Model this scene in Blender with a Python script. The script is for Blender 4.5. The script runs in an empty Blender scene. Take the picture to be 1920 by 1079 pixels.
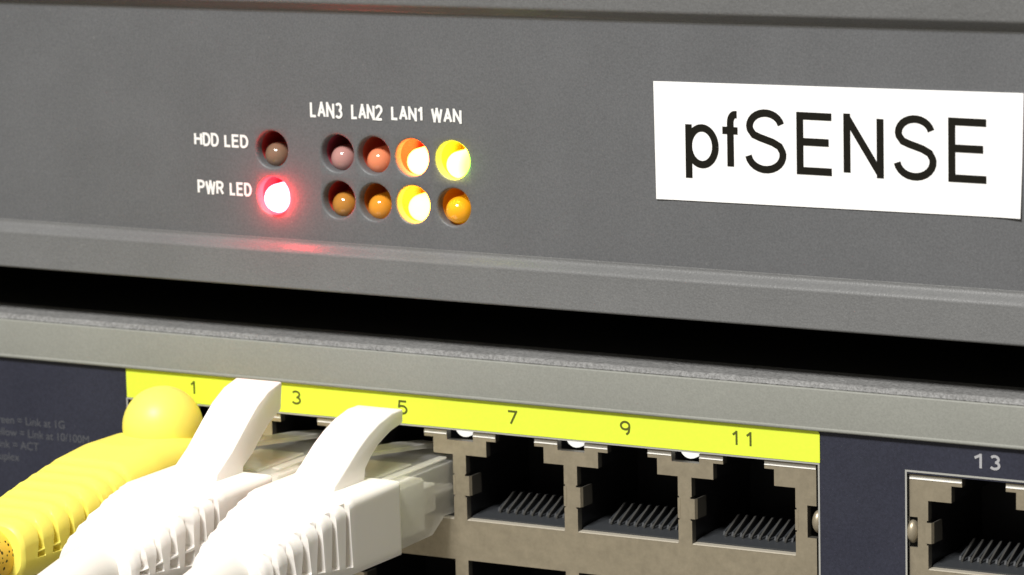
import bpy, bmesh, math, random
from mathutils import Vector, Matrix
random.seed(7)
S = bpy.context.scene
C = S.collection
R = math.radians
# 1 Blender unit = 1 cm
S.unit_settings.scale_length = 0.01

# ------------------------------------------------------------------ camera
cd = bpy.data.cameras.new('camera'); cam = bpy.data.objects.new('camera', cd); C.objects.link(cam)
right = Vector((0.87175221, 0.48942784, -0.02254957))
up = Vector((-0.06610424, 0.16309688, 0.98439303))
fwd = Vector((-0.48546712, 0.85665617, -0.17453332))
M = Matrix((right, up, -fwd)).transposed().to_4x4()
M.translation = Vector((22.8214482, -39.086079, 10.63502375))
cam.matrix_world = M
cd.sensor_width = 36.0; cd.lens = 7862.725 / 1920 * 36.0
cd.clip_start = 1.0; cd.clip_end = 500.0
cd.dof.use_dof = True; cd.dof.focus_distance = 44.7; cd.dof.aperture_fstop = 0.55
S.camera = cam

# ------------------------------------------------------------------ light
W = bpy.data.worlds.new('World'); S.world = W; W.use_nodes = True
bg = W.node_tree.nodes['Background']
bg.inputs[0].default_value = (1.0, 0.94, 0.82, 1); bg.inputs[1].default_value = 0.285

def area(name, loc, target, sx, sy, power, col):
    l = bpy.data.lights.new(name, 'AREA'); l.shape = 'RECTANGLE'; l.size = sx; l.size_y = sy
    l.energy = power; l.color = col
    o = bpy.data.objects.new(name, l); C.objects.link(o)
    d = Vector(target) - Vector(loc)
    o.location = loc; o.rotation_euler = d.to_track_quat('-Z', 'Y').to_euler()
    return o
area('ceiling_lamp', (0, -70, 86), (0, 0, 2), 32, 18, 176000, (1.0, 0.98, 0.95))

S.view_settings.view_transform = 'Standard'; S.view_settings.look = 'None'
S.view_settings.exposure = 0.0; S.view_settings.gamma = 1.0
S.cycles.max_bounces = 10; S.cycles.transmission_bounces = 8
S.cycles.sample_clamp_indirect = 6.0

# ------------------------------------------------------------------ materials
def mat(name, col, rough=0.5, metal=0.0, spec=0.5, bump=None, fleck=None, trans=0.0, emit=None, coat=0.0, sss=0.0, ior=1.45, dust=False):
    """bump=(scale, strength, distance)   fleck=(scale, amount): fine colour grain of powder coat"""
    m = bpy.data.materials.new(name); m.use_nodes = True
    nt = m.node_tree; b = nt.nodes['Principled BSDF']
    b.inputs['Base Color'].default_value = (*col, 1); b.inputs['Roughness'].default_value = rough
    b.inputs['Metallic'].default_value = metal; b.inputs['Specular IOR Level'].default_value = spec
    b.inputs['Transmission Weight'].default_value = trans; b.inputs['IOR'].default_value = ior
    b.inputs['Coat Weight'].default_value = coat; b.inputs['Coat Roughness'].default_value = 0.1
    if sss:
        b.inputs['Subsurface Weight'].default_value = sss
        b.inputs['Subsurface Radius'].default_value = (0.12, 0.09, 0.06); b.inputs['Subsurface Scale'].default_value = 1.0
    if emit:
        b.inputs['Emission Color'].default_value = (*emit[0], 1); b.inputs['Emission Strength'].default_value = emit[1]
    tc = nt.nodes.new('ShaderNodeTexCoord')
    if fleck:
        n = nt.nodes.new('ShaderNodeTexNoise'); n.inputs['Scale'].default_value = fleck[0]; n.inputs['Detail'].default_value = 3
        n.inputs['Roughness'].default_value = 0.7
        nt.links.new(tc.outputs['Object'], n.inputs['Vector'])
        n2 = nt.nodes.new('ShaderNodeTexNoise'); n2.inputs['Scale'].default_value = 1.1; n2.inputs['Detail'].default_value = 3
        nt.links.new(tc.outputs['Object'], n2.inputs['Vector'])
        mr = nt.nodes.new('ShaderNodeMapRange'); mr.inputs[1].default_value = 0.3; mr.inputs[2].default_value = 0.7
        mr.inputs[3].default_value = 1 - fleck[1]; mr.inputs[4].default_value = 1 + fleck[1]
        nt.links.new(n.outputs['Fac'], mr.inputs[0])
        m2 = nt.nodes.new('ShaderNodeMapRange'); m2.inputs[1].default_value = 0.3; m2.inputs[2].default_value = 0.7
        m2.inputs[3].default_value = 1 - fleck[1]*.3; m2.inputs[4].default_value = 1 + fleck[1]*.3
        nt.links.new(n2.outputs['Fac'], m2.inputs[0])
        mu = nt.nodes.new('ShaderNodeMath'); mu.operation = 'MULTIPLY'
        nt.links.new(mr.outputs[0], mu.inputs[0]); nt.links.new(m2.outputs[0], mu.inputs[1])
        vm = nt.nodes.new('ShaderNodeVectorMath'); vm.operation = 'SCALE'; vm.inputs[0].default_value = col
        nt.links.new(mu.outputs[0], vm.inputs['Scale']); nt.links.new(vm.outputs[0], b.inputs['Base Color'])
        if dust:            # sparse dust specks and faint handling smears
            v = nt.nodes.new('ShaderNodeTexVoronoi'); v.inputs['Scale'].default_value = 5.0
            nt.links.new(tc.outputs['Object'], v.inputs['Vector'])
            sp_ = nt.nodes.new('ShaderNodeSeparateColor'); nt.links.new(v.outputs['Color'], sp_.inputs[0])
            th = nt.nodes.new('ShaderNodeMath'); th.operation = 'MULTIPLY'; th.inputs[1].default_value = 0.085
            pw = nt.nodes.new('ShaderNodeMath'); pw.operation = 'POWER'; pw.inputs[1].default_value = 3.0
            nt.links.new(sp_.outputs[0], pw.inputs[0]); nt.links.new(pw.outputs[0], th.inputs[0])
            lt = nt.nodes.new('ShaderNodeMath'); lt.operation = 'LESS_THAN'
            nt.links.new(v.outputs['Distance'], lt.inputs[0]); nt.links.new(th.outputs[0], lt.inputs[1])
            fa = nt.nodes.new('ShaderNodeMath'); fa.operation = 'MULTIPLY'; fa.inputs[1].default_value = 0.10
            nt.links.new(lt.outputs[0], fa.inputs[0])
            mx = nt.nodes.new('ShaderNodeMix'); mx.data_type = 'RGBA'; mx.inputs[7].default_value = (0.42, 0.41, 0.38, 1)
            nt.links.new(fa.outputs[0], mx.inputs[0]); nt.links.new(vm.outputs[0], mx.inputs[6]); nt.links.new(mx.outputs[2], b.inputs['Base Color'])
            n3 = nt.nodes.new('ShaderNodeTexNoise'); n3.inputs['Scale'].default_value = 0.7; n3.inputs['Detail'].default_value = 5; n3.inputs['Distortion'].default_value = 1.2
            nt.links.new(tc.outputs['Object'], n3.inputs['Vector'])
            m3 = nt.nodes.new('ShaderNodeMapRange'); m3.inputs[1].default_value = 0.35; m3.inputs[2].default_value = 0.65
            m3.inputs[3].default_value = rough-0.07; m3.inputs[4].default_value = rough+0.08
            nt.links.new(n3.outputs['Fac'], m3.inputs[0]); nt.links.new(m3.outputs[0], b.inputs['Roughness'])
    if bump:
        n = nt.nodes.new('ShaderNodeTexNoise'); n.inputs['Scale'].default_value = bump[0]; n.inputs['Detail'].default_value = 2
        nt.links.new(tc.outputs['Object'], n.inputs['Vector'])
        bp = nt.nodes.new('ShaderNodeBump'); bp.inputs['Strength'].default_value = bump[1]; bp.inputs['Distance'].default_value = bump[2]
        nt.links.new(n.outputs['Fac'], bp.inputs['Height']); nt.links.new(bp.outputs[0], b.inputs['Normal'])
    return m

GREY = mat('grey_powder_coat', (0.121, 0.124, 0.130), 0.48, 0, 0.5, (45, 0.16, 0.012), (42, 0.16), dust=True)
GREYRIM = mat('grey_powder_coat_rim', (0.142, 0.144, 0.145), 0.44, 0, 0.5, (45, 0.3, 0.012), (42, 0.14), dust=True)
BEZEL = mat('silver_grey_paint', (0.260, 0.265, 0.240), 0.42, 0, 0.5, (40, 0.15, 0.01), (40, 0.09), dust=True)
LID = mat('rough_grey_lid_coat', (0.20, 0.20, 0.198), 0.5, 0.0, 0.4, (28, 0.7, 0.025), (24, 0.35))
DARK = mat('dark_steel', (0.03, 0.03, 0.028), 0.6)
NAVY = mat('navy_panel_print', (0.028, 0.030, 0.047), 0.5, 0, 0.4, (40, 0.1, 0.01), (34, 0.2), dust=True)
EDGE = mat('bare_panel_edge', (0.5, 0.5, 0.47), 0.4, 0.3)
LIME = mat('lime_strip_print', (0.78, 0.92, 0.065), 0.5, 0, 0.35, (40, 0.08, 0.01), (30, 0.03))
INK = mat('olive_ink', (0.10, 0.115, 0.01), 0.6)
BLACKINK = mat('black_ink', (0.009, 0.008, 0.005), 0.8, 0, 0.2)
GREYINK = mat('grey_ink', (0.40, 0.40, 0.42), 0.6)
FAINTINK = mat('faint_grey_ink', (0.09, 0.094, 0.106), 0.6)
WHITEINK = mat('white_ink', (0.85, 0.85, 0.83), 0.6)
PAPER = mat('white_label_film', (0.93, 0.93, 0.93), 0.45, 0, 0.4)
SHIELD = mat('nickel_shield', (0.43, 0.375, 0.275), 0.40, 0.6, 0.5, (14, 0.12, 0.01), (9, 0.10))
LIPGLINT = mat('nickel_lip_glint', (0.62, 0.57, 0.47), 0.4, 0.4)  # paler than the shield: a lit edge painted in
FOLDGLINT = mat('nickel_fold_glint', (0.93, 0.91, 0.85), 0.35, 0.1)  # near-white copy of the nickel: lamp highlight painted onto the fold
SHADENICKEL = mat('nickel_painted_shade', (0.16, 0.15, 0.13), 0.45, 0.7)  # darkened nickel: shade painted into opening walls and finger backs
PORTBLACK = mat('black_port_plastic', (0.012, 0.012, 0.014), 0.35, 0, 0.5)
PORTFLOOR = mat('grey_port_floor', (0.035, 0.038, 0.042), 0.45)
PIN = mat('contact_metal', (0.10, 0.098, 0.092), 0.4, 0.5)
LIGHTPIPE = mat('light_pipe_painted_glow', (0.95, 0.95, 0.95), 0.25, 0, 0.6, emit=((1, 1, 0.95), 0.9))  # pipes are unlit: the emission paints their white highlight
WHITEPVC = mat('white_boot_plastic', (0.94, 0.90, 0.85), 0.45, 0, 0.45, sss=0.10)
WHITECORD = mat('white_cord_jacket', (0.86, 0.83, 0.77), 0.5, 0, 0.4)
YELLOWPVC = mat('yellow_boot_plastic', (0.97, 0.85, 0.15), 0.42, 0, 0.5, sss=0.12)
CLEAR = mat('clear_plug_plastic', (0.97, 0.94, 0.84), 0.16, 0, 0.6, trans=0.30, sss=0.4, ior=1.4, bump=(5, 0.25, 0.05))
def clear(name, col, body, rough):
    """thin clear plastic: part of the light passes straight through, the rest meets a glossy pale body"""
    m = mat(name, col, rough, 0, 0.8, coat=0.5, bump=(6, 0.2, 0.04)); nt = m.node_tree
    t = nt.nodes.new('ShaderNodeBsdfTransparent'); t.inputs[0].default_value = (0.97, 0.97, 0.95, 1)
    mx = nt.nodes.new('ShaderNodeMixShader'); mx.inputs[0].default_value = body
    tl = nt.nodes.new('ShaderNodeBsdfTranslucent'); tl.inputs[0].default_value = (0.97, 0.96, 0.91, 1)
    m2 = nt.nodes.new('ShaderNodeMixShader'); m2.inputs[0].default_value = 0.45
    nt.links.new(nt.nodes['Principled BSDF'].outputs[0], m2.inputs[1]); nt.links.new(tl.outputs[0], m2.inputs[2])
    nt.links.new(t.outputs[0], mx.inputs[1]); nt.links.new(m2.outputs[0], mx.inputs[2])
    nt.links.new(mx.outputs[0], nt.nodes['Material Output'].inputs['Surface'])
    return m
CLEAR = clear('clear_plug_plastic', (0.95, 0.94, 0.90), 0.46, 0.08)
MILKY = clear('clear_ridge_plastic', (0.90, 0.89, 0.84), 0.55, 0.12)
INSERT = mat('pale_plug_insert', (0.92, 0.90, 0.84), 0.35)
WIRE = mat('pale_wire', (0.55, 0.52, 0.46), 0.5)
GOLD = mat('gold_blade', (0.7, 0.5, 0.2), 0.3, 1.0)
SLEEVE = mat('dark_sleeve_plastic', (0.016, 0.014, 0.013), 0.6)
BOARD = mat('dark_board', (0.02, 0.012, 0.01), 0.6)
HOLEWALL = GREY

def speckled(name, col):
    m = mat(name, col, 0.5)
    nt = m.node_tree; b = nt.nodes['Principled BSDF']
    tc = nt.nodes.new('ShaderNodeTexCoord')
    v = nt.nodes.new('ShaderNodeTexVoronoi'); v.inputs['Scale'].default_value = 15
    nt.links.new(tc.outputs['Object'], v.inputs['Vector'])
    r = nt.nodes.new('ShaderNodeMath'); r.operation = 'LESS_THAN'; r.inputs[1].default_value = 0.30
    nt.links.new(v.outputs['Distance'], r.inputs[0])
    mx = nt.nodes.new('ShaderNodeMix'); mx.data_type = 'RGBA'
    mx.inputs[6].default_value = (*col, 1); mx.inputs[7].default_value = (0.03, 0.03, 0.0, 1)
    nt.links.new(r.outputs[0], mx.inputs[0]); nt.links.new(mx.outputs[2], b.inputs['Base Color'])
    return m
YELLOWCORD = speckled('yellow_cord_jacket_ink_dots', (0.9, 0.58, 0.07))

# ------------------------------------------------------------------ helpers
def link(name, me, m, parent=None, smooth=None, loc=None):
    o = bpy.data.objects.new(name, me); C.objects.link(o)
    if m is not None:
        for x in (m if isinstance(m, (list, tuple)) else [m]): me.materials.append(x)
    if parent: o.parent = parent
    if loc: o.location = loc
    if smooth is not None:
        me.polygons.foreach_set('use_smooth', [True]*len(me.polygons))
        me.set_sharp_from_angle(angle=R(smooth))
    return o
def frombm(name, bm, m, parent=None, smooth=None, loc=None, normals=True):
    if normals: bmesh.ops.recalc_face_normals(bm, faces=bm.faces)
    me = bpy.data.meshes.new(name); bm.to_mesh(me); bm.free()
    return link(name, me, m, parent, smooth, loc)
def thing(name, label, cat, loc=(0, 0, 0), group=None):
    o = bpy.data.objects.new(name, None); C.objects.link(o); o.location = loc
    o['label'] = label; o['category'] = cat
    if group: o['group'] = group
    return o
def add_box(bm, x0, x1, y0, y1, z0, z1, bev=0, seg=2):
    r = bmesh.ops.create_cube(bm, size=1)
    vs = r['verts']
    for v in vs:
        v.co = Vector(((x0+x1)/2 + v.co.x*(x1-x0), (y0+y1)/2 + v.co.y*(y1-y0), (z0+z1)/2 + v.co.z*(z1-z0)))
    if bev:
        es = {e for v in vs for e in v.link_edges}
        bmesh.ops.bevel(bm, geom=list(es), offset=bev, segments=seg, profile=0.5, affect='EDGES')
def add_prism(bm, prof, x0, x1, bev=0, seg=3):
    """profile in (y, z) extruded along x"""
    a = [bm.verts.new((x0, y, z)) for y, z in prof]; b = [bm.verts.new((x1, y, z)) for y, z in prof]
    n = len(prof); fs = [bm.faces.new(a), bm.faces.new(b[::-1])]
    for i in range(n): fs.append(bm.faces.new((a[i], b[i], b[(i+1) % n], a[(i+1) % n])))
    if bev:
        bmesh.ops.recalc_face_normals(bm, faces=fs)
        es = {e for e in bm.edges if e.is_valid and len(e.link_faces) == 2 and e.calc_face_angle(0) > 0.5 and e.verts[0] in set(a+b)}
        bmesh.ops.bevel(bm, geom=list(es), offset=bev, segments=seg, profile=0.5, affect='EDGES', clamp_overlap=True)
def loft(bm, rings, cap0=True, cap1=True):
    vr = [[bm.verts.new(p) for p in r] for r in rings]
    n = len(rings[0])
    for a, b in zip(vr, vr[1:]):
        for i in range(n): bm.faces.new((a[i], a[(i+1) % n], b[(i+1) % n], b[i]))
    if cap0: bm.faces.new(vr[0][::-1])
    if cap1: bm.faces.new(vr[-1])
def tube(bm, pts, rad, n=24):
    rings = []
    for i, p in enumerate(pts):
        p = Vector(p); t = (Vector(pts[min(i+1, len(pts)-1)]) - Vector(pts[max(i-1, 0)])).normalized()
        u = t.cross(Vector((0, 0, 1))).normalized(); w = u.cross(t)
        r = rad[i] if isinstance(rad, (list, tuple)) else rad
        rings.append([p + u*math.cos(2*math.pi*k/n)*r + w*math.sin(2*math.pi*k/n)*r for k in range(n)])
    loft(bm, rings)
def plate(bm, xs, zs, solid, y0, y1):
    """sheet made of grid cells with stepped openings; y0 = front"""
    xs = sorted(set(round(x, 4) for x in xs)); zs = sorted(set(round(z, 4) for z in zs))
    cell = lambda i, j: 0 <= i < len(xs)-1 and 0 <= j < len(zs)-1 and solid((xs[i]+xs[i+1])/2, (zs[j]+zs[j+1])/2)
    cache = {}
    def V(x, y, z):
        k = (x, y, z)
        if k not in cache: cache[k] = bm.verts.new(k)
        return cache[k]
    for i in range(len(xs)-1):
        for j in range(len(zs)-1):
            if not cell(i, j): continue
            a, b, c, d = xs[i], xs[i+1], zs[j], zs[j+1]
            bm.faces.new((V(a, y0, c), V(b, y0, c), V(b, y0, d), V(a, y0, d)))
            bm.faces.new((V(a, y1, c), V(a, y1, d), V(b, y1, d), V(b, y1, c)))
            for di, dj, p, q in ((-1, 0, (a, c), (a, d)), (1, 0, (b, d), (b, c)), (0, -1, (b, c), (a, c)), (0, 1, (a, d), (b, d))):
                if not cell(i+di, j+dj):
                    f = bm.faces.new((V(p[0], y0, p[1]), V(q[0], y0, q[1]), V(q[0], y1, q[1]), V(p[0], y1, p[1])))
                    f.material_index = 1

# ------------------------------------------------------------------ stroke lettering
def arc(cx, cz, rx, rz, a0, a1, n=10):
    return [(cx + rx*math.cos(R(a0+(a1-a0)*i/n)), cz + rz*math.sin(R(a0+(a1-a0)*i/n))) for i in range(n+1)]
G = {
 'L': ([[(0, 1), (0, 0), (.46, 0)]], .46),
 'A': ([[(0, 0), (.3, 1), (.6, 0)], [(.13, .33), (.47, .33)]], .6),
 'N': ([[(0, 0), (0, 1), (.58, 0), (.58, 1)]], .58),
 'W': ([[(0, 1), (.2, 0), (.42, 1), (.64, 0), (.84, 1)]], .84),
 'H': ([[(0, 0), (0, 1)], [(.6, 0), (.6, 1)], [(.06, .52), (.54, .52)]], .6),
 'E': ([[(.55, 1), (0, 1), (0, 0), (.55, 0)], [(.05, .53), (.5, .53)]], .55),
 'D': ([[(0, 0), (0, 1), (.25, 1)] + arc(.25, .5, .33, .5, 80, -80, 12) + [(.25, 0), (0.0, 0)]], .58),
 'P': ([[(0, 0), (0, 1), (.3, 1)] + arc(.3, .74, .24, .26, 75, -75, 8) + [(.3, .48), (.06, .48)]], .54),
 'R': ([[(0, 0), (0, 1), (.3, 1)] + arc(.3, .75, .24, .25, 75, -75, 8) + [(.3, .5), (.06, .5)], [(.33, .44), (.58, 0)]], .58),
 '1': ([[(0, .76), (.26, 1), (.26, 0)]], .26),
 '2': ([arc(.27, .73, .27, .27, 165, -25, 10) + [(0, 0), (.56, 0)]], .56),
 '3': ([arc(.25, .755, .235, .245, 150, -80, 10), arc(.25, .265, .27, .265, 84, -150, 12)], .52),
 '5': ([[(.48, 1), (.06, 1), (.03, .56)] + arc(.22, .31, .28, .31, 110, -145, 14)], .5),
 '7': ([[(0, 1), (.54, 1), (.17, 0)]], .54),
 '9': ([arc(.26, .70, .26, .30, 0, 360, 20)[:-1] + [(.52, .70)], [(.52, .64), (.50, .42)] + arc(.22, .34, .27, .34, 0, -70, 6)], .52),
 'S': ([arc(.30, .755, .27, .245, 12, 180, 12) + [(.04, .70), (.10, .61), (.2, .565), (.42, .49), (.54, .42), (.585, .33)] + arc(.30, .27, .295, .27, 5, -172, 12)], .6),
 'p': ([[(0, -.3), (0, .72)], arc(.27, .35, .25, .37, 155, -155, 18)], .52),
 'f': ([[(.17, 0), (.17, .80)] + arc(.31, .84, .14, .16, 175, 90, 7) + [(.36, 1.0)], [(-.06, .69), (.38, .69)]], .36),
}
def ribbon(bm, pts, w, tf, layer=None):
    """flat stroke along a polyline; split at sharp corners, every piece on its own thin ink layer"""
    layer = layer if layer is not None else [0]
    raw = [Vector(tf(p)) for p in pts]; pts = [raw[0]]
    for p in raw[1:]:
        if (p-pts[-1]).length > 1e-4: pts.append(p)
    runs = [[pts[0], pts[1]]]; sharp = [False]
    for p in pts[2:]:
        d0 = runs[-1][-1]-runs[-1][-2]; d1 = p-runs[-1][-1]
        if d0.angle(d1) > R(38): runs.append([runs[-1][-1], p]); sharp.append(True)
        else: runs[-1].append(p)
    for k, run in enumerate(runs):
        run = [p.copy() for p in run]
        dg = lambda v: abs(v.x) > .02*v.length and abs(v.y) > .02*v.length
        a_, b_ = (run[1]-run[0]).normalized(), (run[-1]-run[-2]).normalized()
        if sharp[k] and not (dg(a_) and not dg(runs[k-1][-1]-runs[k-1][-2])): run[0] -= a_*w/2
        if k+1 < len(runs) and not (dg(b_) and not dg(runs[k+1][1]-runs[k+1][0])): run[-1] += b_*w/2
        n = len(run); y = -.0006*layer[0]; layer[0] += 1; L, Q = [], []
        for i in range(n):
            d1 = (run[min(i+1, n-1)]-run[min(i, n-2)]).normalized(); d0 = (run[max(i, 1)]-run[max(i-1, 0)]).normalized()
            t = (d0+d1).normalized(); nn = Vector((-t.y, t.x)); c = max(.7, nn.dot(Vector((-d1.y, d1.x))))
            L.append(run[i]+nn*w/2/c); Q.append(run[i]-nn*w/2/c)
        lv = [bm.verts.new((p.x, y, p.y)) for p in L]; rv = [bm.verts.new((p.x, y, p.y)) for p in Q]
        for i in range(n-1): bm.faces.new((rv[i], rv[i+1], lv[i+1], lv[i]))
def word(name, text, x0, x1, z0, z1, y, stroke, m, parent, label, gap=0.2, rot=0.0):
    """lettering whose caps fill x0..x1, z0..z1 on the plane at depth y"""
    tot = sum(.3 if ch == ' ' else G[ch][1] for ch in text) + gap*(len(text)-1)
    sx = (x1-x0-stroke)/tot; sz = (z1-z0-stroke)
    bm = bmesh.new(); cx = x0+stroke/2; layer = [0]
    for ch in text:
        if ch == ' ': cx += (.3+gap)*sx; continue
        for st in G[ch][0]:
            ribbon(bm, st, stroke, lambda p, c=cx: (c+p[0]*sx, z0+stroke/2+p[1]*sz), layer)
        cx += (G[ch][1]+gap)*sx
    for z, nz in ((z0, -1), (z1, 1)):
        bmesh.ops.bisect_plane(bm, geom=bm.verts[:]+bm.edges[:]+bm.faces[:], plane_co=(0, 0, z), plane_no=(0, 0, nz), clear_outer=True)
    o = frombm(name, bm, m, parent, normals=False, loc=(0, y, 0))
    if label: o['label'] = label
    return o

# ================================================================== SETTING
bm = bmesh.new(); add_box(bm, -60, 60, 48, 50, -40, 45)
o = frombm('gap_backing', bm, DARK); o['kind'] = 'structure'; o['label'] = 'dark backing added behind both boxes to keep light out of their gap'  # unseen sheet, added to stop world light leaking through the gap

# ================================================================== FIREWALL APPLIANCE
fw = thing('firewall_appliance', 'dark grey rack appliance with ten status lights and a white pfSENSE label', 'network appliance', (0, 0, 2.48))
FZ = 2.48
def fpart(name, bm, m, smooth=None, normals=True):
    o = frombm(name, bm, m, fw, smooth, normals=normals); o.location = (0, 0, -FZ); return o
bm = bmesh.new(); add_box(bm, -22, 22, 2.2, 34, 2.50, 6.85, .03); fpart('chassis', bm, DARK)
PY = 0.10                                             # front plane of the recessed panel
cols = [-2.44, -1.578, -1.108, -0.618, -0.097]; rows = [4.018, 3.497]
HR = 0.205
# --- front panel sheet with ten round, soft-rimmed holes
bm = bmesh.new()
xc = [-22.0]
for i, c in enumerate(cols):
    lo = c-.225 if i < 2 else (cols[i-1]+c)/2
    hi = c+.225 if i in (0, 4) else (c+cols[i+1])/2 if i > 1 else c+.235
    if i == 1: hi = (cols[1]+cols[2])/2
    if abs(lo-xc[-1]) > 1e-6: xc.append(lo)
    xc.append(hi)
xc = [-22.0, -2.67, -2.21, -1.81, -1.343, -0.863, -0.3575, 0.15, 22.0]
zc = [2.9, 3.25, 3.757, 4.27, 5.95]
holecell = {(1, 0): 0, (3, 0): 1, (4, 0): 2, (5, 0): 3, (6, 0): 4}
TH = 0.115
for i in range(len(xc)-1):
    for j in range(len(zc)-1):
        a, b, c, d = xc[i], xc[i+1], zc[j], zc[j+1]
        hc = holecell.get((i, 0)) if j in (1, 2) else None
        if hc is None:
            bm.faces.new([bm.verts.new(p) for p in ((a, PY, c), (b, PY, c), (b, PY, d), (a, PY, d))]); continue
        hx, hz = cols[hc], rows[0] if j == 2 else rows[1]
        angs = sorted([2*math.pi*k/48 for k in range(48)] + [math.atan2(z-hz, x-hx) % (2*math.pi) for x in (a, b) for z in (c, d)])
        sq = []
        for t in angs:
            ux, uz = math.cos(t), math.sin(t); s = 1e9
            if ux > 1e-9: s = min(s, (b-hx)/ux)
            if ux < -1e-9: s = min(s, (a-hx)/ux)
            if uz > 1e-9: s = min(s, (d-hz)/uz)
            if uz < -1e-9: s = min(s, (c-hz)/uz)
            sq.append((hx+ux*s, PY, hz+uz*s))
        rings = [sq]
        for rr, yy in ((HR+.0245, PY), (HR+.017, PY+.003), (HR+.009, PY+.010), (HR+.003, PY+.022), (HR, PY+.040), (HR, PY+TH), (HR+.018, PY+TH+.004)):
            rings.append([(hx+math.cos(t)*rr, yy, hz+math.sin(t)*rr) for t in angs])
        vr = [[bm.verts.new(p) for p in r] for r in rings]; n = len(angs)
        for r0, r1 in zip(vr, vr[1:]):
            for k in range(n): bm.faces.new((r0[k], r0[(k+1) % n], r1[(k+1) % n], r1[k]))
bmesh.ops.remove_doubles(bm, verts=bm.verts, dist=1e-5)
fpart('front_panel', bm, GREY, 35)
# --- bottom rim: proud lip with a soft upper edge;  top rim: proud lip with a soft lower edge, very slightly out of level
def fil(cy, cz, r, a0, a1, n=6): return [(cy+r*math.cos(R(a0+(a1-a0)*i/n)), cz+r*math.sin(R(a0+(a1-a0)*i/n))) for i in range(n+1)]
def scurve(y0, z0, y1, z1, n=12): return [(y0+(y1-y0)*(k/n-math.sin(2*math.pi*k/n)/(2*math.pi)), z0+(z1-z0)*k/n) for k in range(n+1)]
prof = [(2.2, 2.50), (2.2, 2.85), (PY+.01, 3.03)] + scurve(PY-.001, 3.015, -.005, 2.845) + fil(-.075, 2.505, .025, 170, 270)
bm = bmesh.new(); add_prism(bm, prof, -22, 22); fpart('bottom_rim', bm, GREYRIM, 50)
prof = [(2.2, 6.85), (2.2, 5.70), (PY+.01, 5.575)] + scurve(PY-.001, 5.59, -.012, 5.75) + fil(.05, 6.80, .05, 180, 90)
bm = bmesh.new(); add_prism(bm, prof, -22, 22)
for v in bm.verts: v.co.z += v.co.x*.0095
fpart('top_rim', bm, GREYRIM, 50)
bm = bmesh.new(); add_box(bm, -3.2, 0.7, .85, .95, 3.05, 4.5); fpart('circuit_board', bm, BOARD)

# --- status lights
def led_mesh():
    bm = bmesh.new(); n = 28; prof = []
    for i in range(9):
        t = R(90*i/8); prof.append((.15*math.sin(t), -.15*math.cos(t)))
    prof += [(.15, .32), (.175, .32), (.175, .40), (0, .40)]
    rings = [[bm.verts.new((r*math.cos(2*math.pi*k/n), y, r*math.sin(2*math.pi*k/n))) for k in range(n)] for r, y in prof[1:-1]]
    tip = bm.verts.new((0, -.15, 0)); end = bm.verts.new((0, .40, 0))
    for k in range(n):
        bm.faces.new((tip, rings[0][k], rings[0][(k+1) % n])); bm.faces.new((end, rings[-1][(k+1) % n], rings[-1][k]))
    for a, b in zip(rings, rings[1:]):
        for k in range(n): bm.faces.new((a[k], b[k], b[(k+1) % n], a[(k+1) % n]))
    bmesh.ops.recalc_face_normals(bm, faces=bm.faces)
    me = bpy.data.meshes.new('status_light'); bm.to_mesh(me); bm.free()
    return me
def lens(name, col, emit=None): return mat(name, col, 0.12, 0, 0.5, coat=0.6, emit=emit, sss=0.0)
LED = [  # column, row, colour, emission, depth, dx, dz, label
 (0, 0, (.22, .13, .085), None, .20, -.04, -.09, 'unlit brown light beside the words HDD LED'),
 (0, 1, (.8, .05, .08), ((1, .03, .042), 85), .025, .06, -.03, 'brightly lit red light beside the words PWR LED'),
 (1, 0, (.45, .23, .21), None, .20, -.03, -.085, 'unlit pinkish light below LAN3'),
 (2, 0, (.72, .23, .11), ((1, .2, .08), .10), .20, -.03, -.085, 'unlit salmon light with painted glow below LAN2'),  # faint emission painted into a light that is off
 (3, 0, (.9, .3, .05), ((1, .21, .032), 32), .20, .0, -.07, 'lit orange red light below LAN1'),
 (4, 0, (.7, .9, .1), ((.9, 1, .03), 36), .09, .045, -.06, 'lit yellow green light below WAN'),
 (1, 1, (.46, .20, .035), None, .20, -.03, -.085, 'unlit dull amber light in the lower row under LAN3'),
 (2, 1, (.70, .27, .025), ((1, .4, .02), .08), .20, -.03, -.085, 'unlit amber light with painted glow in the lower row under LAN2'),  # slight glow put into this unlit lens
 (3, 1, (.9, .5, .05), ((1, .44, .026), 36), .18, .012, -.06, 'lit amber light in the lower row under LAN1'),
 (4, 1, (.85, .36, .01), ((1, .45, .01), .22), .10, .015, -.045, 'unlit orange light with painted glow in the lower row under WAN'),  # glow painted in; the light itself is off
]
lm = led_mesh()
for k, (c, r, col, em, dep, dx, dz, lab) in enumerate(LED):
    me = lm.copy(); o = link('status_light', me, lens('status_lens_%d' % k, col, em), fw, 50, (cols[c]+dx, PY+dep, rows[r]+dz-FZ)); o['label'] = lab
    if k == 1: o.scale = (1.08, 1.08, 1.08)

# short sleeve added round every light to block leaks; its tint paints the glow
GLOWTINT = [(.62, .05, .05), (.10, .002, .012), (.40, .06, .09), (.42, .08, .04), (.12, .004, .0008), (.10, .04, .002), (.60, .05, .03), (.45, .14, .02), (.12, .04, .001), (.75, .36, .02)]
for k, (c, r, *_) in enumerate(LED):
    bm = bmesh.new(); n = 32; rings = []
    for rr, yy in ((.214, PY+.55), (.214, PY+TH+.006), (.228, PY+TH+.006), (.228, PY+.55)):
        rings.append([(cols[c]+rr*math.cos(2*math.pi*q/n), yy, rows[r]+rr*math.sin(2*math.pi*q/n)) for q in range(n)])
    loft(bm, rings, True, False); fpart('added_glow_sleeve', bm, mat('sleeve_glow_tint_%d' % k, GLOWTINT[k], 0.55), 40)
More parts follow.
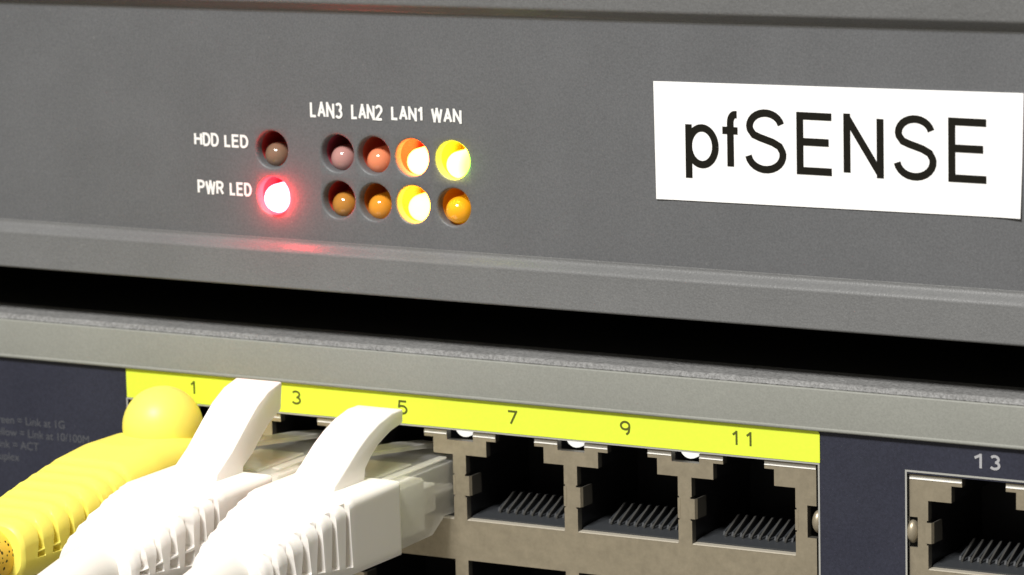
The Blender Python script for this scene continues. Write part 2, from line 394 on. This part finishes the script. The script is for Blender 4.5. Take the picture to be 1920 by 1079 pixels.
# green emission painted into the WAN lens's right half for a green halo
m = bpy.data.materials['status_lens_5']; nt = m.node_tree; tc = nt.nodes.new('ShaderNodeTexCoord'); sx_ = nt.nodes.new('ShaderNodeSeparateXYZ')
mr = nt.nodes.new('ShaderNodeMapRange'); mr.inputs[1].default_value = 0.03; mr.inputs[2].default_value = 0.12
mx = nt.nodes.new('ShaderNodeMix'); mx.data_type = 'RGBA'; mx.inputs[6].default_value = (1, .85, .03, 1); mx.inputs[7].default_value = (.12, 1, .01, 1)
nt.links.new(tc.outputs['Object'], sx_.inputs[0]); nt.links.new(sx_.outputs[0], mr.inputs[0]); nt.links.new(mr.outputs[0], mx.inputs[0])
nt.links.new(mx.outputs[2], nt.nodes['Principled BSDF'].inputs['Emission Color'])
# --- white print on the panel and the white label
TY = PY-.003
for t, x0, x1, z0, z1, s in (('LAN3', -1.915, -1.487, 4.408, 4.588, .029), ('LAN2', -1.378, -.965, 4.412, 4.588, .029), ('LAN1', -.862, -.458, 4.425, 4.588, .029),
                             ('WAN', -.352, .037, 4.425, 4.588, .029), ('HDD', -3.475, -3.138, 4.012, 4.168, .029), ('LED', -3.068, -2.743, 4.014, 4.166, .029),
                             ('PWR', -3.452, -3.09, 3.462, 3.624, .029), ('LED', -3.018, -2.718, 3.466, 3.622, .029)):
    w = word('lettering', t, x0, x1, z0, z1, TY, s, WHITEINK, fw, 'white printed word ' + t, .26); w.location.z = -FZ
bm = bmesh.new()
q = [(2.403, 4.997), (6.617, 5.052), (6.588, 3.766), (2.416, 3.733)]
nu, nv = 24, 8
def lab_pt(u, v, front):
    a_ = (Vector(q[3])*(1-u)+Vector(q[2])*u); b_ = (Vector(q[0])*(1-u)+Vector(q[1])*u); p_ = a_*(1-v)+b_*v
    lift = .022*max(0, (u-.9)/.1)**2*max(0, 1-v*2.2) + .008*max(0, (.06-u)/.06)**2
    return (p_.x, PY-(.011 if front else .003)-lift, p_.y)
gv = {(a_, b_, f_): bm.verts.new(lab_pt(a_/nu, b_/nv, f_)) for a_ in range(nu+1) for b_ in range(nv+1) for f_ in (0, 1)}
for a_ in range(nu):
    for b_ in range(nv):
        for f_ in (0, 1):
            w4 = [gv[a_, b_, f_], gv[a_+1, b_, f_], gv[a_+1, b_+1, f_], gv[a_, b_+1, f_]]; bm.faces.new(w4 if f_ else w4[::-1])
rim_ = [(a_, 0) for a_ in range(nu)] + [(nu, b_) for b_ in range(nv)] + [(a_, nv) for a_ in range(nu, 0, -1)] + [(0, b_) for b_ in range(nv, 0, -1)]
for a_, b_ in zip(rim_, rim_[1:]+rim_[:1]): bm.faces.new((gv[(*a_, 1)], gv[(*a_, 0)], gv[(*b_, 0)], gv[(*b_, 1)]))
lab = fpart('name_label', bm, PAPER); lab['label'] = 'white rectangular label reading pfSENSE'
SY = PY-.0145
for ch, x0, x1, z0, z1 in (('p', 2.776, 3.166, 4.19-.3*.62, 4.565), ('f', 3.196, 3.420, 4.09, 4.722), ('S', 3.469, 3.957, 4.078, 4.755), ('E', 4.073, 4.514, 4.091, 4.746),
                           ('N', 4.611, 5.066, 4.098, 4.754), ('S', 5.173, 5.662, 4.094, 4.772), ('E', 5.789, 6.248, 4.104, 4.767)):
    if ch == 'p':
        bm = bmesh.new(); st = .078
        hz = (4.563-4.095-st)
        ly = [0]; ribbon(bm, [(2.811, 3.982), (2.811, 4.555)], st, lambda p: p, ly)
        ribbon(bm, arc(2.969, 4.328, .157, .196, 0, 360, 40), st, lambda p: p, ly)
        w = frombm('lettering', bm, BLACKINK, lab, normals=False, loc=(0, SY, 0))
    else:
        w = word('lettering', ch, x0, x1, z0, z1, SY, .078, BLACKINK, lab, None, 0)

# ================================================================== NETWORK SWITCH
sw = thing('network_switch', 'navy fronted network switch with a lime strip above its row of ports', 'network switch', (0, 0, -2.5))
SZ = -2.5
def spart(name, bm, m, smooth=None, normals=True, parent=None):
    o = frombm(name, bm, m, parent or sw, smooth, normals=normals); o.location = (0, 0, 0 if parent else -SZ); return o
bm = bmesh.new(); add_box(bm, -22, 22, 3.2, 30, -2.45, 1.80); spart('chassis', bm, DARK)
bm = bmesh.new(); add_prism(bm, [(.035, 1.80), (.022, 1.845)] + fil(.075, 1.862, .035, 170, 90, 5) + [(.62, 1.897)] + fil(.62, 1.857, .04, 90, 0, 4) + [(.66, 1.80)], -22, 22); spart('lid_lit_edge', bm, LID, 40)  # front strip of the lid, kept pale as its lit part
bm = bmesh.new(); add_box(bm, -22, 22, .67, 30, 1.79, 1.84); spart('lid_painted_shade', bm, DARK)  # rest of the lid, near-black to paint in the gap's shade
# silver bezel strip with a small rolled lower lip
prof = [(3.2, 1.79), (.03, 1.80), (.018, 1.838)] + fil(.0, 1.822, .016, 80, 180, 4) + [(-.016, 1.425)] + fil(-.012, 1.405, .022, 150, 270, 5) + [(.02, 1.383), (.2, 1.383)]
bm = bmesh.new(); add_prism(bm, prof, -22, 22); spart('front_bezel', bm, BEZEL, 35)
# navy panel sheet with its two port cut-outs
c1 = (-4.47, 4.315, -1.54, 1.018); c2 = (5.335, 8.17, -1.54, 1.035)
def navy(x, z): return not any(a < x < b and c < z < d for a, b, c, d in (c1, c2))
bm = bmesh.new(); plate(bm, [-22, 22, c1[0], c1[1], c2[0], c2[1]], [-2.4, c1[2], c1[3], 1.40], navy, .02, .09)
spart('front_panel', bm, [NAVY, EDGE])
for a, b, c, d in (c1, c2):
    bm = bmesh.new(); w = .019
    plate(bm, [a-w, a, b, b+w], [c-w, c, d, d+w], lambda x, z: not (a < x < b and c < z < d), .014, .06)
    spart('opening_edge', bm, [EDGE, EDGE])
bm = bmesh.new()
r = .05
outl = [(-4.475, 1.040), (4.340, 1.040)] + [(4.340-r+r*math.cos(R(t)), 1.388-r+r*math.sin(R(t))) for t in (0, 22, 45, 68, 90)] + [(-4.475, 1.388)]
f0 = [bm.verts.new((x, .010, z)) for x, z in outl]; f1 = [bm.verts.new((x, .019, z)) for x, z in outl]
bm.faces.new(f0); bm.faces.new(f1[::-1])
for i in range(len(outl)): bm.faces.new((f0[i], f1[i], f1[(i+1) % len(outl)], f0[(i+1) % len(outl)]))
strip = spart('port_number_strip', bm, LIME)
XN = .632
for k, t in enumerate(('1', '3', '5', '7', '9', '11')):
    x = XN+(k-3)*1.397
    if t == '11':
        for q, w_ in ((-.115, 'first'), (.05, 'second')): word('numeral', '1', x+q, x+q+.068, 1.14, 1.305, .008, .024, INK, strip, w_ + ' dark numeral 1 of the port number 11')
    else:
        hw = .033 if t == '1' else .064
        word('numeral', t, x-hw, x+hw, 1.14, 1.302, .008, .024, INK, strip, 'dark numeral ' + t)
o = word('numeral', '1', 6.085, 6.180, 1.130, 1.297, .017, .028, GREYINK, sw, 'grey numeral 1 of the port number 13'); o.location.z = -SZ
o = word('numeral', '3', 6.262, 6.385, 1.136, 1.297, .017, .028, GREYINK, sw, 'grey numeral 3 of the port number 13'); o.location.z = -SZ
# small grey legend left of the strip
for k, t in enumerate(('Green = Link at 1G', 'Yellow = Link at 10/100M', 'Blink = ACT', 'Duplex')):
    cu = bpy.data.curves.new('legend', 'FONT'); cu.body = t; cu.size = .135; cu.align_x = 'LEFT'
    tmp = bpy.data.objects.new('legend', cu); C.objects.link(tmp)
    bpy.context.view_layer.update()
    me = bpy.data.meshes.new_from_object(tmp.evaluated_get(bpy.context.evaluated_depsgraph_get()))
    bpy.data.objects.remove(tmp)
    me.transform(Matrix.Rotation(R(90), 4, 'X')); me.materials.clear()
    o = link('lettering', me, FAINTINK, sw, None, (-6.45, .017, .585-k*.148-SZ)); o['label'] = 'faint grey legend line on the navy panel'; o['kind'] = 'stuff'

# --- nickel port shields
P = 1.397
def openings(x0, flip):
    z = lambda v: (-.46-v) if flip else v
    rs = [(x0, x0+1.233, 0, .733), (x0+.263, x0+.986, .733, .912), (x0+.383, x0+.872, .912, 1.10)]
    for zz in (.255, .492):
        rs += [(x0-.016, x0+.001, zz, zz+.026), (x0+1.232, x0+1.246, zz, zz+.026)]
    return [(a, b, min(z(c), z(d)), max(z(c), z(d))) for a, b, c, d in rs]
def shield(x0s, xa, xb, notches, name):
    rects = []
    for x in x0s: rects += openings(x, False) + openings(x, True)
    for x in x0s:
        if x != x0s[0]: rects.append((x-.236, x+.098, .893, 1.10))
    rects += notches
    xs = [xa, xb] + [v for r_ in rects for v in r_[:2]]; zs = [-1.465, 1.0] + [v for r_ in rects for v in r_[2:]]
    zs = [z for z in zs if -1.47 < z < 1.001]; xs = [x for x in xs if xa-1e-6 <= x <= xb+1e-6]
    bm = bmesh.new()
    ok = lambda x, z: not any(a < x < b and c < z < d for a, b, c, d in rects)
    plate(bm, xs, zs, ok, .06, .15)
    o = spart(name, bm, [SHIELD, SHADENICKEL])
    # rolled top edge of every tongue that reaches the top of the sheet
    segs = []; xs = sorted(set(round(x, 4) for x in xs))
    for a, b in zip(xs, xs[1:]):
        if ok((a+b)/2, .985):
            if segs and abs(segs[-1][1]-a) < 1e-4: segs[-1][1] = b
            else: segs.append([a, b])
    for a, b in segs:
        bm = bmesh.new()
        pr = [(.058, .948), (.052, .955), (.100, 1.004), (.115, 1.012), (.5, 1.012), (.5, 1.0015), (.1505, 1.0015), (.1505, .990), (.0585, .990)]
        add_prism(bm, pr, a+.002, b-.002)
        spart('top_flange', bm, FOLDGLINT, 20, parent=o)
    for x in x0s:           # strip added along each upper opening's lower edge, paler to paint the lit line
        bm = bmesh.new(); add_prism(bm, [(.0585, -.007), (.056, -.005), (.068, .004), (.15, .006), (.15, .001), (.0585, .001)], x+.004, x+1.229)
        spart('opening_glint', bm, LIPGLINT, 20, parent=o)
    return o
s1 = shield([(k-3)*P for k in range(6)], -4.43, 4.272, [(4.165, 4.30, .205, .555), (-4.5, -4.30, .205, .555)], 'port_shield')
s2 = shield([5.555, 5.555+P], 5.345, 8.16, [(5.30, 5.437, .225, .548)], 'port_shield')
# --- round ground springs at the outer ends
sp = None
for x in (4.285, 5.372):
    bm = bmesh.new(); bmesh.ops.create_uvsphere(bm, u_segments=20, v_segments=12, radius=1)
    for v in bm.verts: v.co = Vector((v.co.x*.07, v.co.y*.10, v.co.z*.125))
    o = spart('ground_spring', bm, SHIELD, 60); o.location = (x, .10, .385-SZ)
# --- white light pipes between the ports
def pipe_mesh():
    bm = bmesh.new(); n = 24; rings = []
    for r_, y in ((.06, -.028), (.10, -.018), (.122, 0), (.125, .02), (.125, .5)):
        rings.append([(r_*math.cos(2*math.pi*k/n), y, r_*math.sin(2*math.pi*k/n)) for k in range(n)])
    loft(bm, rings); bmesh.ops.recalc_face_normals(bm, faces=bm.faces)
    me = bpy.data.meshes.new('light_pipe'); bm.to_mesh(me); bm.free(); me.materials.append(LIGHTPIPE)
    me.polygons.foreach_set('use_smooth', [True]*len(me.polygons)); me.set_sharp_from_angle(angle=R(50))
    return me
pm = pipe_mesh()
for k in range(1, 6):
    o = bpy.data.objects.new('light_pipe', pm); C.objects.link(o); o.parent = sw; o.location = ((k-3)*P-.045, .13, 1.045-SZ)

# --- ethernet ports: stepped black socket, grey floor ledge, eight contact pins, two spring fingers
def port_meshes(flip):
    s = -1 if flip else 1
    bm = bmesh.new()
    out = [(0, 0), (1.233, 0), (1.233, .733), (.986, .733), (.986, .912), (.872, .912), (.872, 1.01), (.383, 1.01), (.383, .912), (.263, .912), (.263, .733), (0, .733)]
    cxm = .6165
    g = lambda p: (cxm+(p[0]-cxm)*1.012, (p[1]-.4)*1.012+.4)
    a = [bm.verts.new((g(p)[0], .155, s*g(p)[1])) for p in out]; b = [bm.verts.new((g(p)[0], 1.5, s*g(p)[1])) for p in out]
    n = len(out)
    for i in range(n): bm.faces.new((a[i], a[(i+1) % n], b[(i+1) % n], b[i]))
    bm.faces.new(b)
    bmesh.ops.recalc_face_normals(bm, faces=bm.faces)
    soc = bpy.data.meshes.new('ethernet_port'); bm.to_mesh(soc); bm.free(); soc.materials.append(PORTBLACK)
    bm = bmesh.new(); add_prism(bm, [(.155, s*.0), (.155, s*.022), (.36, s*.045), (1.2, s*.045), (1.2, 0)], .01, 1.223)
    for i in range(9):      # comb ribs between the pins
        x = .6165+(i-4.5+.5)*.102; add_prism(bm, [(.40, s*.0455), (.42, s*.085), (.8, s*.20), (.8, s*.0455)], x-.011, x+.011)
    bmesh.ops.recalc_face_normals(bm, faces=bm.faces)
    fl = bpy.data.meshes.new('port_floor'); bm.to_mesh(fl); bm.free(); fl.materials.append(PORTFLOOR)
    bm = bmesh.new(); add_prism(bm, [(.34, s*.047), (.34, s*.072), (.37, s*.09), (.66, s*.225), (.67, s*.205), (.39, s*.068), (.37, s*.047)], -.011, .011)
    bmesh.ops.recalc_face_normals(bm, faces=bm.faces)
    pin = bpy.data.meshes.new('contact_pin'); bm.to_mesh(pin); bm.free(); pin.materials.append(PIN)
    fing = []
    for sd in (0, 1):
        bm = bmesh.new(); x = 0 if sd == 0 else 1.233; d = 1 if sd == 0 else -1
        A = [(x-d*.03, .056), (x+d*.036, .058), (x+d*.05, .10), (x+d*.055, .30), (x+d*.04, .30), (x+d*.036, .10), (x+d*.03, .075), (x-d*.03, .070)]
        if sd: A = [(x+.03, .056), (x-.004, .058), (x-.03, .2), (x-.03, .6), (x-.018, .6), (x-.018, .2), (x+.002, .072), (x+.03, .070)]
        z0, z1 = (.275, .498)
        v0 = [bm.verts.new((p[0], p[1], s*z0)) for p in A]; v1 = [bm.verts.new((p[0], p[1], s*z1)) for p in A]
        bm.faces.new(v0); bm.faces.new(v1[::-1])
        for i in range(len(A)): bm.faces.new((v0[i], v0[(i+1) % len(A)], v1[(i+1) % len(A)], v1[i]))
        bmesh.ops.recalc_face_normals(bm, faces=bm.faces)
        me = bpy.data.meshes.new('spring_finger'); bm.to_mesh(me); bm.free(); me.materials.append(SHIELD); me.materials.append(SHADENICKEL); fing.append(me)
        for f_ in me.polygons:
            if f_.center.y > .08: f_.material_index = 1
    return soc, fl, pin, fing
PM = {False: port_meshes(False), True: port_meshes(True)}
def add_port(x0, flip, num, full=True):
    soc, fl, pin, fing = PM[flip]
    o = bpy.data.objects.new('ethernet_port', soc); C.objects.link(o); o.parent = sw
    o.location = (x0, 0, (-.46 if flip else 0)-SZ)
    o['label'] = ('empty' if num not in (1, 3, 5) else 'occupied') + ' port ' + ('in the lower row' if flip else 'under the number %d' % num)
    if full:
        f = bpy.data.objects.new('port_floor', fl); C.objects.link(f); f.parent = o
        for i in range(8):
            p = bpy.data.objects.new('contact_pin', pin); C.objects.link(p); p.parent = o; p.location = (.6165+(i-3.5)*.102, 0, 0)
    for me in fing:
        f = bpy.data.objects.new('spring_finger', me); C.objects.link(f); f.parent = o
for k in range(6): add_port((k-3)*P, False, 2*k+1, k > 2)
add_port(5.555, False, 13)
for k in range(6): add_port((k-3)*P, True, 2*k+2, False)
add_port(5.555, True, 14, False)

# ================================================================== PATCH CABLES
def rring(a, zt, zb, r, y, cx=0.0, NS=16, NC=6):
    """rounded rectangle ring at depth y; returns points and (side, t) tags"""
    h = (zt-zb)/2; zc_ = (zt+zb)/2; r = min(r, a*.98, h*.98); pts = []; tag = []
    def side(p, q, nm):
        for i in range(NS):
            t = i/NS; pts.append((p[0]+(q[0]-p[0])*t, p[1]+(q[1]-p[1])*t)); tag.append((nm, t))
    def corner(cx_, cz_, a0):
        for i in range(NC):
            t = R(a0+90*i/NC); pts.append((cx_+r*math.cos(t), cz_+r*math.sin(t))); tag.append(('RC' if a0 == 0 else 'LC' if a0 == 90 else None, i/NC if a0 == 0 else 1-i/NC))
    side((a, -h+r), (a, h-r), 'R'); corner(a-r, h-r, 0)
    side((a-r, h), (-a+r, h), None); corner(-a+r, h-r, 90)
    side((-a, h-r), (-a, -h+r), 'L'); corner(-a+r, -h+r, 180)
    side((-a+r, -h), (a-r, -h), None); corner(a-r, -h+r, 270)
    return [(cx+x, y, zc_+z) for x, z in pts], tag
def interp(tab, y):
    for (y0, *v0), (y1, *v1) in zip(tab, tab[1:]):
        if y1 <= y <= y0:
            t = (y-y0)/(y1-y0); return [p+(q-p)*t for p, q in zip(v0, v1)]
    return tab[-1][1:] if y < tab[-1][0] else tab[0][1:]
def make_boot(tab, slots, depth, roll, m, parent, sw_=.062, rail=True):
    """tab rows: y, half width, top, bottom, corner radius.  slots: y of each side slot"""
    ys = set()
    y = tab[0][0]
    while y > tab[-1][0]: ys.add(round(y, 3)); y -= .035
    for r_ in tab: ys.add(r_[0])
    for s in slots:
        for d in (-sw_-.022, -sw_, -sw_/2, 0, sw_/2, sw_, sw_+.022): ys.add(round(s+d, 4))
    ys = sorted((v for v in ys if tab[-1][0]-1e-6 <= v <= tab[0][0]+1e-6), reverse=True)
    ys = [v for i, v in enumerate(ys) if i == 0 or ys[i-1]-v > .003]
    rings = []
    for y in ys:
        a, zt, zb, r_ = interp(tab, y)
        ins = any(abs(y-s) <= sw_+1e-4 for s in slots)
        if slots and min(slots)-.15 < y < max(slots)+.1:
            ph = min(abs(y-s) for s in slots); zt -= roll*max(0, math.cos(min(1, ph/.12)*math.pi/2))
        pts, tag = rring(a, zt, zb, r_, y)
        near = [s for s in slots if abs(y-s) <= sw_+.0221]
        if near:
            q = []
            for (x, yy, z), (nm, t) in zip(pts, tag):
                sg = 0; u = None
                if nm in ('R', 'L'):
                    u = t if nm == 'R' else 1-t
                    sg = 0.0 if (u < .05 or (rail and .36 < u < .46)) else 1.0 if u < .7 else 1-.35*(u-.7)/.3
                    u *= .8
                elif nm in ('RC', 'LC') and t < .66: sg = .65*(1-t/.66); u = .8+.2*t/.66
                if u is not None: yy = near[0]+(y-near[0])*(1-.7*u)      # each slot narrows upwards
                if ins: x -= depth*sg*(1 if x > 0 else -1)
                q.append((x, yy, z))
            pts = q
        rings.append(pts)
    bm = bmesh.new(); loft(bm, rings)
    return frombm('boot', bm, m, parent, 42)

def make_plug(parent, lever=True):
    bm = bmesh.new()
    add_prism(bm, [(-1.3, .64), (.75, .64), (.75, .06), (.10, .04), (-.06, .05), (-.34, -.11), (-1.3, -.13)], -.578, .578, .025, 2)
    p = frombm('plug', bm, CLEAR, parent, 30)
    if not lever: return p
    bm = bmesh.new(); add_box(bm, -.54, .54, -1.28, -.42, -.04, .56, .03, 1); add_box(bm, -.46, .46, -.42, -.05, .10, .42, .02, 1)
    frombm('plug_bright_block', bm, INSERT, p, 30)  # pale block added inside to brighten the clear plug
    bm = bmesh.new(); add_prism(bm, [(.70, .655), (.70, .70), (.2, .78), (-1.1, .93), (-1.1, .885), (.2, .725), (.62, .65)], -.16, .16, .01, 1)
    frombm('latch', bm, MILKY, p, 30)
    bm = bmesh.new()
    for s in (-1, 1): add_box(bm, s*.50-.05, s*.50+.05, -1.2, .05, .675, .70, .008, 1)
    add_box(bm, -.30, .30, -1.25, -.30, .645, .668, .008, 1)
    frombm('ridge_glint', bm, MILKY, p, 30)  # ridges added to stand in for bright streaks on the plug's top
    for i in range(8):
        bm = bmesh.new(); x = (i-3.5)*.102
        tube(bm, [(x*1.0, -1.25, .30), (x, -.5, .26), (x, .6, .22)], .042, 8); frombm('wire', bm, WIRE, p, 60)
    return p
def make_tab(prof, hw, m, boot):
    bm = bmesh.new(); add_prism(bm, prof, -hw, hw, .022, 3)
    return frombm('latch_guard', bm, m, boot, 40)

# --- white cable in port 5
w2 = thing('patch_cable', 'white network cable nearest the empty ports, its curved latch guard touching the number 5', 'network cable', (-.785, 0, 0), 'patch cables plugged into the switch')
make_plug(w2)
b = make_boot([(-1.13, .645, .672, -.15, .03), (-1.16, .655, .685, -.16, .07), (-2.08, .655, .685, -.165, .09), (-2.2, .65, .68, -.165, .12), (-2.6, .615, .61, -.165, .16), (-3.0, .56, .52, -.165, .2),
               (-3.35, .50, .42, -.165, .22), (-3.55, .46, .37, -.16, .24), (-3.60, .44, .35, -.14, .24)],
              [-2.22, -2.46, -2.70, -2.94, -3.18, -3.40], .15, .012, WHITEPVC, w2, rail=False)
make_tab([(-1.95, .60), (-1.90, .74), (-1.63, .90), (-1.38, 1.06), (-1.16, 1.17), (-.94, 1.25), (-.66, 1.31), (-.43, 1.31), (-.44, 1.155), (-.70, 1.11), (-.97, 1.01), (-1.14, .90), (-1.25, .80), (-1.29, .60)], .292, WHITEPVC, b)
bm = bmesh.new(); tube(bm, [(0, -3.5, .10), (0, -3.9, .06), (0, -4.6, -.10), (.02, -5.6, -.5), (.1, -7, -1.5), (.3, -8.2, -3.2), (.6, -8.8, -5.5), (.8, -9, -8)], .29); frombm('cord', bm, WHITECORD, w2, 60)

# --- white cable in port 3
w1 = thing('patch_cable', 'white network cable between the yellow cable and the other white cable, below the number 3', 'network cable', (-2.182, 0, 0), 'patch cables plugged into the switch')
make_plug(w1)
dy = -.38
b = make_boot([(-1.13+dy, .645, .692, -.13, .03), (-1.16+dy, .655, .705, -.14, .07), (-2.08+dy, .655, .71, -.145, .09), (-2.2+dy, .65, .705, -.145, .12), (-2.6+dy, .615, .65, -.145, .16), (-3.0+dy, .57, .56, -.145, .2),
               (-3.35+dy, .52, .47, -.145, .22), (-3.55+dy, .48, .42, -.14, .24), (-3.60+dy, .46, .40, -.12, .24)],
              [-2.62, -2.86, -3.10, -3.34, -3.58, -3.80], .12, .012, WHITEPVC, w1)
make_tab([(-2.12, .62), (-2.06, .78), (-1.75, .97), (-1.46, 1.20), (-1.22, 1.38), (-.98, 1.50), (-.72, 1.56), (-.70, 1.54), (-.74, 1.25), (-1.0, 1.13), (-1.18, 1.0), (-1.34, .87), (-1.53, .76), (-1.56, .62)], .295, WHITEPVC, b)
bm = bmesh.new(); tube(bm, [(0, -3.9, .13), (0, -4.3, .09), (0, -5.0, -.06), (.0, -6.0, -.5), (.05, -7.3, -1.6), (.2, -8.4, -3.3), (.4, -9, -5.6), (.5, -9.2, -8)], .30); frombm('cord', bm, WHITECORD, w1, 60)

# --- yellow cable in port 1
yc = thing('patch_cable', 'yellow network cable with a round bubble latch cover below the number 1', 'network cable', (-3.574, 0, 0), 'patch cables plugged into the switch')
make_plug(yc, False)
b = make_boot([(-.22, .56, .74, -.12, .12), (-.28, .585, .78, -.14, .2), (-.9, .60, .84, -.15, .26), (-1.5, .60, .85, -.15, .28), (-2.1, .60, .79, -.15, .28), (-2.7, .57, .70, -.15, .28), (-3.3, .51, .60, -.15, .26),
               (-3.75, .45, .53, -.15, .25), (-3.90, .44, .50, -.15, .25), (-3.94, .41, .47, -.12, .25)],
              [-2.14, -2.39, -2.64, -2.90, -3.15, -3.40, -3.64], .10, .022, YELLOWPVC, yc, sw_=.05)
bm = bmesh.new(); bmesh.ops.create_uvsphere(bm, u_segments=40, v_segments=24, radius=.45)
for v in bm.verts:
    v.co.y *= 1.05
    v.co += Vector((0, -.60, .90))
frombm('latch_cover', bm, YELLOWPVC, b, 60)
bm = bmesh.new(); tube(bm, [(0, -3.8, .15), (0.02, -4.3, .13), (0.02, -5.0, .02), (-.05, -6.0, -.4), (-.2, -7.3, -1.5), (-.4, -8.4, -3.3), (-.5, -9, -5.6), (-.5, -9.2, -8)], .31); frombm('cord', bm, YELLOWCORD, yc, 60)
